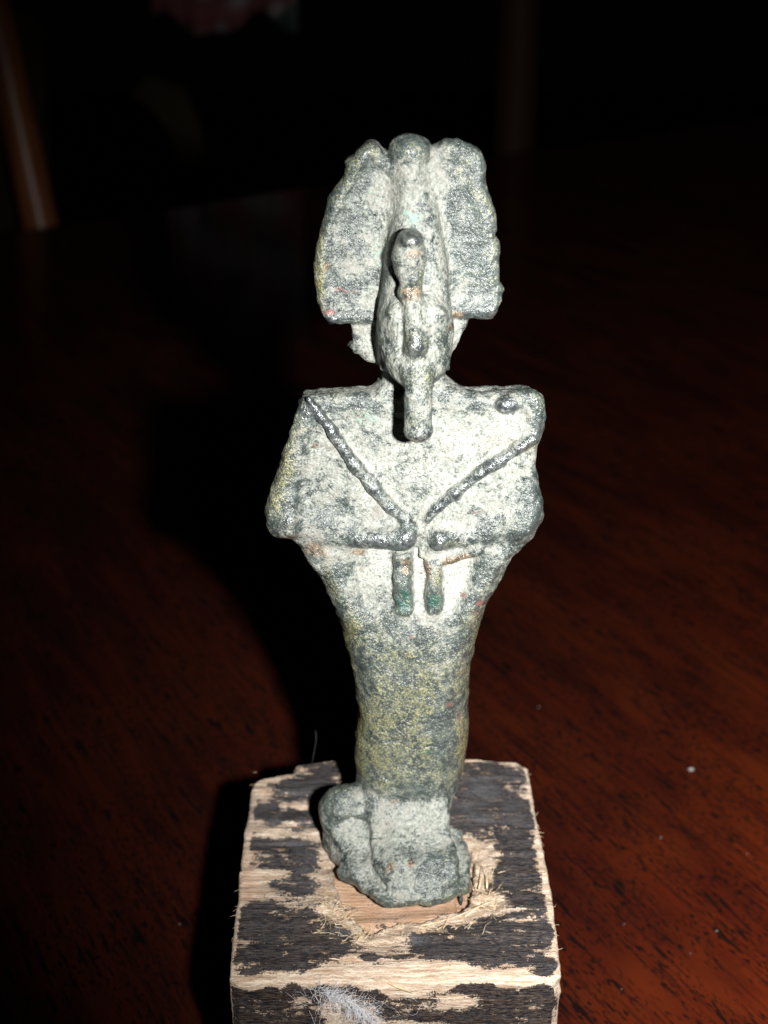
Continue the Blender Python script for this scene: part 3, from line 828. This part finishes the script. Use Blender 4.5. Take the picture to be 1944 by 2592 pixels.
    # ---- hands
    g.capsule((-3.2, 137.3, 74.8), (2.3, 136.9, 74.9), 1.25, 1.55, .7, HANDL)
    g.ellipsoid((2.5, 136.5, 75.2), (1.25, 1.1, 1.3), .4, HANDL)
    g.capsule((6.6, 136.9, 74.7), (10.0, 137.9, 74.9), 1.4, .9, 1.0, HANDR)
    # ---- lower ends of the shafts
    slab([(1.05, 72.8), (3.2, 72.8), (3.25, 69.0), (3.6, 65.0), (3.2, 64.5), (1.35, 64.5), (1.1, 65.2), (1.3, 68.4)], SHL, .35, 2.0, .5, .75, 138.4, wob=.35, pad=2.0,
         relief=lambda x, z, d2: .35 * sm(69, 66, z) + .25 * np.sin(z * 1.3))
    slab([(5.0, 72.2), (7.0, 72.0), (6.9, 68.6), (7.2, 65.4), (6.7, 64.6), (5.3, 64.7), (4.95, 65.3), (5.1, 68.4)], SHR, .35, 2.0, .5, .75, 138.4, wob=.35, pad=2.0,
         relief=lambda x, z, d2: .3 * sm(69, 66, z) + .25 * np.sin(z * 1.1 + 1))
    g.capsule((6.9, 137.3, 71.5), (10.9, 137.4, 73.0), .6, .75, .4, SHR)

    # ---- feet, base plate, loop
    def plan(poly, pid, k, ztop, zbot, r, wob=0.0, pad=2.5):
        P = np.array(poly)
        sl, X, Y, Z = g.box((P[:, 0].min() - pad, P[:, 1].min() - pad, 25), (P[:, 0].max() + pad, P[:, 1].max() + pad, 42))
        xx, yy = g.ax[0][sl[0]][:, None], g.ax[1][sl[1]][None, :]
        d2 = poly_sd(xx, yy, poly)
        if wob: d2 = d2 + wob * vnoise(g, (1.2, 1.2, 99))[sl[0], sl[1], 0]
        zt = (ztop(xx, yy, d2) + 0 * d2)[:, :, None]
        mid = (zt + zbot) / 2; T = (zt - zbot) / 2
        rr = np.minimum(r, T * .95)
        q1 = d2[:, :, None] + rr; q2 = np.abs(Z - mid) - (T - rr)
        D = np.minimum(np.maximum(q1, q2), 0) + np.sqrt(np.maximum(q1, 0) ** 2 + np.maximum(q2, 0) ** 2) - rr
        g.union(sl, D.astype(np.float32), k, pid)
    g.ellipsoid((-5.6, 138.0, 33.4), (3.1, 2.7, 3.6), 1.0, LOOP)
    g.capsule((-4.6, 138.4, 34.0), (-.5, 139.0, 34.2), 2.3, 2.3, 2.0, LOOP)
    g.capsule((-3.6, 136.9, 32.0), (-.5, 136.8, 33.0), 1.6, 1.9, 1.6, LOOP)
    g.ellipsoid((-4.0, 134.4, 32.4), (2.7, 1.9, 2.5), .3, 0, cut=True)
    plan(BASE_P, BASE, .5, lambda x, y, d: np.interp(y, [125, 130, 140], [29.2, 29.5, 30.6]) + .10 * np.sin(x * 1.3 + y), 27.95, .32, wob=.32)
    plan(RAMP_P, BASE, 1.2, lambda x, y, d: np.interp(y, [129, 133, 135.5, 138], [30.1, 31.2, 32.9, 33.2]), 28.3, .5, wob=.25)
    plan(FOOT_P, FOOT, 1.0, lambda x, y, d: np.interp(y, [126, 127.5, 129.5, 132, 134, 136, 138, 140], [30.3, 31.4, 32.6, 33.3, 34.2, 36.3, 38.5, 39.0]) - .9 * np.exp(-((x + .8) / 1.6) ** 2) * sm(136, 133, y)
         - .35 * np.exp(-((x - 3.1) / .8) ** 2) * sm(134, 130, y), 28.4, 1.0, wob=.2)
    g.capsule((-4.3, 136.2, 34.0), (-1.9, 136.4, 33.3), .22, .30, .2, 0, cut=True)
    g.capsule((-2.2, 131.8, 31.4), (-2.9, 130.6, 30.7), .16, .2, .15, 0, cut=True)
    g.capsule((-2.0, 130.6, 30.6), (.2, 127.2, 29.9), .12, .2, .15, 0, cut=True)
    g.capsule((4.0, 136, 28.5), (4.0, 136, 25.9), 2.6, 2.4, .4, TANG)
    g.capsule((9.9, 128.6, 28.6), (9.95, 128.2, 26.2), .22, .2, .2, TANG)

    # ---- casting and corrosion: lumps, blisters, pits
    amp = .085 * vnoise(g, 3.2) + .075 * vnoise(g, 1.4) + .065 * vnoise(g, .75)
    v = vnoise(g, 1.0)
    amp += .17 * np.maximum(v - .45, 0) - .28 * np.maximum(-v - .55, 0)
    g.F += amp.astype(np.float32)

    V, Q = surface_nets(g)
    N = vert_normals(V, Q)
    occ = blur(np.clip(.5 - g.F / (2 * H), 0, 1), 1.1 / H)
    cav = sample(g, occ, V) - .5
    occ2 = blur(np.clip(.5 - g.F / (2 * H), 0, 1), .45 / H)
    cav2 = sample(g, occ2, V) - .5
    pid_f = sample(g, g.I, V[Q].mean(1))
    pid_v = sample(g, g.I, V)
    x, y, z = V.T
    nz1 = sample(g, vnoise(g, 4.5), V); nz2 = sample(g, vnoise(g, 2.0), V); nz3 = sample(g, vnoise(g, 2.6), V)

    # ---- patina: pale earthy crust in hollows, rubbed dark metal on raised parts
    crust = .52 + .95 * cav + .75 * cav2 + .17 * nz1 + .14 * nz2
    def add(A, lst):
        for cx, cz, rx, rz, wt, *an in lst: A = A + wt * blob(x, z, cx, cz, rx, rz, *(an or [0]))
        return A
    crust = crust - .42 * sm(70, 61, z) * sm(32.5, 41, z)
    crust = add(crust, [(4, 85, 9, 5.5, .24), (10, 87, 5, 3.4, .20), (14.5, 89.6, 2.4, 2.2, .35), (-4.5, 82, 4.0, 5.5, .20, 20), (-1, 69.8, 2.2, 4.6, .55), (4.3, 69, .8, 4.6, .55), (8.6, 68.2, 1.7, 3.8, .55), (5, 64.3, 4.5, 1.0, .35),
                        (10.5, 79.5, 5, 3, .25), (8.5, 76.8, 2.6, 1.3, .3), (0, 78.4, 3.0, 2.0, .3), (1, 110, 2.4, 8, .30), (5.6, 109, 1.2, 7, .35), (3, 116, 2.2, 3, .30), (-3.6, 106, 3.5, 5, .16),
                        (9.7, 110.5, 2.6, 5.5, -.42), (9.4, 117.6, 2.2, 2.2, -.34), (-3.2, 117.4, 1.4, 2.8, -.30, -25), (-6.4, 101.2, 1.6, 1.0, -.35), (12, 101.8, 1.4, 1.2, -.35), (2.7, 119.8, 2.2, 1.0, -.3),
                        (2.3, 74.8, 2.6, 1.2, -.40), (-1.8, 74.6, 3, 1.1, -.25), (7.3, 74.6, 1.4, 1.5, -.40), (2.4, 66.9, 1.3, 2.6, -.75), (6.1, 66.4, 1.2, 1.9, -.75), (-6.0, 68.5, 1.3, 4, -.3, -25), (13, 68.8, 1.6, 4, -.35, 25),
                        (-10.8, 86, 1.6, 5, -.18, -12), (-12.4, 78, 2.2, 3.2, -.32), (17.6, 79, 1.4, 3, -.3), (17.7, 88.5, 1.0, 2.6, -.35), (-6.5, 79.0, 3.0, 2.0, -.20), (-8.6, 89.8, 1.3, 1.6, -.3),
                        (3, 41.5, 6, 3, -.18), (6.0, 35.2, 5.5, 2.0, .10), (9, 52, 3, 7, -.1), (-3.5, 91.2, 2.6, .6, -.28), (11, 91.2, 2.4, .6, -.22)])
    crust = np.where(np.isin(pid_v, [CROOK, FLAIL]), crust - .14, crust)
    crust = np.where(np.isin(pid_v, [BEARD]), crust + .06, crust)
    crust = np.where(np.isin(pid_v, [URA]), crust - .20, crust)
    crust = np.where(np.isin(pid_v, [HEAD]) & (z > 95.5) & (y < 137), crust + .04 + .25 * blob(x, z, 3.4, 104, 2.2, 2) - .5 * blob(x, z, 3.4, 100.3, 1.0, 1.5), crust)
    crust = np.where(np.isin(pid_v, [FOOT, BASE, LOOP]), crust + .10 - .45 * blob(x, y, 6.5, 129.5, 3.6, 2.4) - .25 * (N[:, 2] < .15) - .32 * blob(x, z, -6.6, 35, 2, 2.2), crust)
    olive = .16 + .20 * sm(70, 58, z) * sm(34, 41, z) - .6 * cav + .16 * nz3 - .10 * blob(x, z, 8.5, 50, 3, 12)
    olive = add(olive, [(-11.5, 84, 1.4, 7, .3, -12), (13, 82.5, 6, .9, .2, 38), (16.6, 86.3, 1.2, 1.0, .5), (-5, 60, 1.2, 6, .35, -15), (-7, 69, 1.2, 4, .3), (12, 58, 1.3, 9, .25), (-3.4, 46, 1.0, 7, .3), (10.8, 42, 1.2, 7, .35), (-7.2, 110, .8, 6, .3), (-7.3, 104, .8, 3, .35), (8.2, 74.4, 2.6, 1.0, .3), (6.6, 69.8, .9, 1.6, .45), (2, 46, 4, 5, .08)])
    olive = np.where(np.isin(pid_v, [HEAD, BEARD, URA]) & (y < 137), olive + .13, olive)
    olive = np.where(np.isin(pid_v, [CROOK, FLAIL, HANDL, HANDR]), olive - .12, olive)
    brown = 0.02 + .08 * nz3
    brown = add(brown, [(2.7, 71.2, 1.0, 1.9, .58), (5.2, 70.6, .7, 1.8, .62), (9.2, 72.2, 2.2, .7, .8, 18), (7.4, 71.0, .6, 1.3, .5), (-3.0, 72.4, 1.0, .6, .75), (-2.6, 70.0, .6, 1.6, .5), (-8.2, 73.2, 2.0, 1.5, .6), (-10.9, 75.4, 1.0, .7, .7), (-7.9, 86.5, .5, .6, .7),
                        (2.8, 106.0, 1.3, 1.0, .7), (3.0, 110.2, 1.1, .7, .65), (8.0, 101.5, 1.3, .7, .8), (15.6, 86.5, 1.1, .6, .5, 35), (-6.2, 107.0, .5, .9, .6), (-5, 62, .8, 2, .3), (1.4, 36.7, .9, .5, .6), (3.8, 90.4, 1.3, .7, .55), (-2.4, 55.5, .9, .9, .4)])
    brown = np.where(pid_v == FOOT, brown + .7 * blob(x, y, .8, 128.8, .9, .9) + .7 * blob(x, y, 3.4, 129.2, .7, .7), brown)
    red = -.05 + 0 * x
    red = add(red, [(-6.0, 101.8, .8, .4, .85), (-4.6, 104.2, 1.0, .35, .7, -20), (-3.2, 104.0, .5, .35, .6), (10.9, 78.2, 1.6, .5, .55), (9.6, 66.9, .5, .45, .7), (11.6, 66.0, .8, .5, .85), (11.3, 64.8, .4, .3, .8), (4.2, 63.9, .45, .22, .85), (8.2, 51.5, .40, .45, .95), (9.6, 49.0, .3, 1.0, .65), (10.0, 46.8, .3, .5, .6), (1.7, 104.9, .3, .4, .6), (8.6, 107.4, .4, .4, .5), (3.4, 61.8, .3, .3, .6), (6, 41, .3, .3, .5)])
    mint = .08 + .1 * nz2
    mint = add(mint, [(-1.6, 89.6, 3.0, 1.6, .32), (2.4, 84.8, 1.5, 2.5, .25), (8.0, 83.0, 3, 2, .2), (-2.4, 113, 2, 2.2, .25), (-.2, 108.5, 1.2, 3, .3), (11.8, 105.4, .8, 1.4, .4), (3.0, 112.8, 1.2, 1, .35), (-4, 86, 1.5, 2, .25), (12, 81.5, 2, 1, .25)])
    teal = .05 + .12 * nz1
    teal = add(teal, [(2.4, 66.8, 1.2, 2.6, .52), (6.1, 66.5, 1.2, 1.6, .42), (1.4, 74.4, 1.6, .9, .3), (7.6, 74.2, 1, 1, .45), (-4.9, 66.5, .8, 2, .4), (5.2, 44.6, 1.6, .8, .6), (11.0, 64, 1.2, 1.2, .3)])
    teal = np.where(np.isin(pid_v, [FOOT, LOOP]), teal + .20, teal)
    pol = -.15 - 1.5 * cav - 1.0 * cav2 + .15 * nz2
    pol = np.where(np.isin(pid_v, [CROOK, FLAIL]), pol + .42, pol)
    pol = np.where(np.isin(pid_v, [HANDL, HANDR]), pol + .45, pol)
    pol = np.where(np.isin(pid_v, [URA, BEARD]), pol + .10, pol)
    pol = np.where(pid_v == HEAD, pol + .6 * blob(x, z, 3.4, 100.4, 1.0, 1.5) * (y < 134), pol)
    pol = np.where(pid_v == HEAD, pol + .6 * blob(x, z, 6.1, 103.6, .9, .9) * (y < 135.5), pol)
    crust = np.where(pid_v == LAPP, crust + .25, crust)
    crust = np.where(np.isin(pid_v, [PLL, PLR, CROWN]), crust - .12, crust)
    pol = add(pol, [(2.7, 111.6, 1.6, .8, .5), (3.8, 90.8, 1.4, .9, .5), (-12.3, 78, 1.8, 3, .35), (17.7, 88.5, .9, 2.6, .4), (11.8, 101.6, 1.2, .9, .45), (-5.6, 100.8, 1.2, .6, .35), (9.6, 110, 2.5, 6, .22), (18, 78, 1, 3, .3), (-10.2, 83, .8, 1.8, .3), (4, 42, 4, 2.5, .15), (-8.4, 90.5, 1.2, 1, .4), (6.2, 66, 1, 1.4, .2)])
    C3 = np.stack([np.clip(pol, 0, 1), 0 * x, 0 * x], 1).astype(np.float32)
    A = np.stack([crust, olive, brown], 1).astype(np.float32); B = np.stack([red, mint, teal], 1).astype(np.float32)

    loc = np.array([3.6, 136.0, 28.0], np.float32)
    root = empty('bronze_statuette', loc * MM)
    tag(root, 'corroded green bronze statuette of a mummiform figure with tall plumed crown', 'statuette')

    def part(name, ids, parent):
        q = Q[np.isin(pid_f, ids)]
        if not len(q): return None
        uq, inv = np.unique(q, return_inverse=True)
        return add_mesh(name, (V[uq] - loc) * MM, inv.reshape(-1, 4), BRONZE, parent, normals=N[uq], attrs={'patina_a': A[uq], 'patina_b': B[uq], 'patina_c': C3[uq]})
    body = part('body', [BODY, 0], root)
    for nm, i in (('crook', CROOK), ('flail', FLAIL), ('hand', HANDL), ('hand', HANDR), ('shaft_end', SHL), ('shaft_end', SHR)):
        part(nm, [i], body)
    head = part('head', [HEAD], root)
    part('beard', [BEARD], head)
    crown = part('crown', [CROWN], root)
    part('plume', [PLL], crown); part('plume', [PLR], crown); part('side_flap', [LAPP], crown); part('cobra', [URA], crown)
    part('feet', [FOOT], root); part('base_plate', [BASE], root); part('suspension_loop', [LOOP], root); part('tang', [TANG], root)
    return root


make_statuette()


# ================================================================== what can be made out in the dark behind the table
def rod(name, p, q, r0, r1, mat, parent, loc, sides=20, rings=10, bulge=0.0):
    p = np.array(p, float); q = np.array(q, float); d = q - p; L = np.linalg.norm(d); d /= L
    a = np.cross(d, (0, 1, 0.1)); a /= np.linalg.norm(a); b = np.cross(d, a)
    V, Fc = [], []
    for i in range(rings + 1):
        t = i / rings; r = r0 + (r1 - r0) * t + bulge * math.sin(math.pi * t)
        for k in range(sides):
            th = 2 * math.pi * k / sides
            V.append(p + d * L * t + r * (math.cos(th) * a + math.sin(th) * b) - np.array(loc))
    for i in range(rings):
        for k in range(sides):
            Fc.append((i * sides + k, i * sides + (k + 1) % sides, (i + 1) * sides + (k + 1) % sides, (i + 1) * sides + k))
    Fc.append(tuple(range(sides))[::-1]); Fc.append(tuple(rings * sides + k for k in range(sides)))
    return add_mesh(name, V, Fc, mat, parent)



# a wooden chair on the far side: a varnished back post with cane panels behind it
def slab_obj(name, outline, y, th, mat, parent, loc):
    """flat panel from an (x, z) outline, with real thickness"""
    n = len(outline)
    V = [(x - loc[0], y + d - loc[1], z - loc[2]) for d in (0, th) for x, z in outline]
    Fc = [tuple(range(n)), tuple(range(2 * n - 1, n - 1, -1))] + [(i, n + i, n + (i + 1) % n, (i + 1) % n) for i in range(n)]
    return add_mesh(name, V, Fc, mat, parent, smooth=False)


CH = np.array([-.19, .72, -.74])
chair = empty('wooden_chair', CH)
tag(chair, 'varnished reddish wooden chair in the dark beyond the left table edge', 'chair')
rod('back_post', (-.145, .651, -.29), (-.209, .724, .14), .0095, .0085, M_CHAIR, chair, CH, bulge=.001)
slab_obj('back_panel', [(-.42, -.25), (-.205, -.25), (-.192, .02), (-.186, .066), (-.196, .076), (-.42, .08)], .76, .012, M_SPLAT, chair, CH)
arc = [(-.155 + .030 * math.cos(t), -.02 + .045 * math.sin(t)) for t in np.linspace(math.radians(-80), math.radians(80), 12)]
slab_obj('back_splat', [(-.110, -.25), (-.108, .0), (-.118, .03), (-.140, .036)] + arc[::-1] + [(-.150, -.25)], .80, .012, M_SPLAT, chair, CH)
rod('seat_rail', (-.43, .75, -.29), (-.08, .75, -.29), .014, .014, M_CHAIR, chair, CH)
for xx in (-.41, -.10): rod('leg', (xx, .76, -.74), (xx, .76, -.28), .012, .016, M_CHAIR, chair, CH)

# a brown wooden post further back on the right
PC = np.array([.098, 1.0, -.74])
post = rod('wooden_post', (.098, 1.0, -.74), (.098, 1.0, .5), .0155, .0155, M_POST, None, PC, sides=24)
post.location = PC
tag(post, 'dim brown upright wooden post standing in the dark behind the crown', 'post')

# a pink and white patterned cloth hanging at the top left
def make_cloth():
    t = NT('pink_patterned_cloth')
    v = t.coords()
    b = t.noise(v, 26, 1, 0.5)
    c = t.mix(t.step(b, 0.46, 0.56), (0.24, 0.075, 0.085), (0.34, 0.30, 0.31))
    c = t.mix(t.step(t.noise(v, 34, 1, 0.5), 0.56, 0.62), c, (0.06, 0.09, 0.08))
    m = t.out(c, 0.9)
    V, Fc = [], []; nu, nv = 60, 24
    for j in range(nv + 1):
        for i in range(nu + 1):
            u = i / nu; vv = j / nv
            hem = .044 + .007 * math.sin(u * 9 + 1.2) + .003 * math.sin(u * 19)
            z = hem + vv * (.42 - hem)
            x = -.166 + u * .104
            y = 1.0 + .003 * math.sin(u * 11) * (1 - .4 * vv) + .0015 * math.sin(u * 37 + vv * 3)
            V.append((x + .115, y - 1.0, z - .04))
    for j in range(nv):
        for i in range(nu):
            a = j * (nu + 1) + i; Fc.append((a, a + 1, a + nu + 2, a + nu + 1))
    o = add_mesh('hanging_cloth', V, Fc, m)
    o.location = (-.115, 1.0, .04)
    so = o.modifiers.new('thickness', 'SOLIDIFY'); so.thickness = .0025
    tag(o, 'pink and white patterned cloth hanging in the dark at the top left', 'cloth')


make_cloth()

# specks of dust on the table
V, Fc = [], []
for px, py, r in [(55.5, 190.5, .42), (46.5, 172.0, .13), (51.0, 150.6, .13), (37.0, 152.0, .07), (-31.5, 152.0, .09), (46.0, 146.0, .07), (60, 168, .08), (34.5, 139.0, .07), (30, 210, .12)]:
    b = len(V); k = 7
    for lay, (rr, zz) in enumerate(((1.0, .05), (.8, .5), (.25, .8))):
        for i in range(k):
            a = 2 * math.pi * i / k
            q = r * rr * random.uniform(.75, 1.2)
            V.append(((px + q * math.cos(a) * 1.3) * MM, (py + q * math.sin(a)) * MM, r * zz * MM))
    for lay in range(2):
        for i in range(k):
            Fc.append((b + lay * k + i, b + lay * k + (i + 1) % k, b + (lay + 1) * k + (i + 1) % k, b + (lay + 1) * k + i))
    Fc.append(tuple(b + 2 * k + i for i in range(k)))
dust = add_mesh('dust', V, Fc, M_DUST)
tag(dust, 'pale specks of dust scattered over the dark table top', 'dust', kind='stuff')
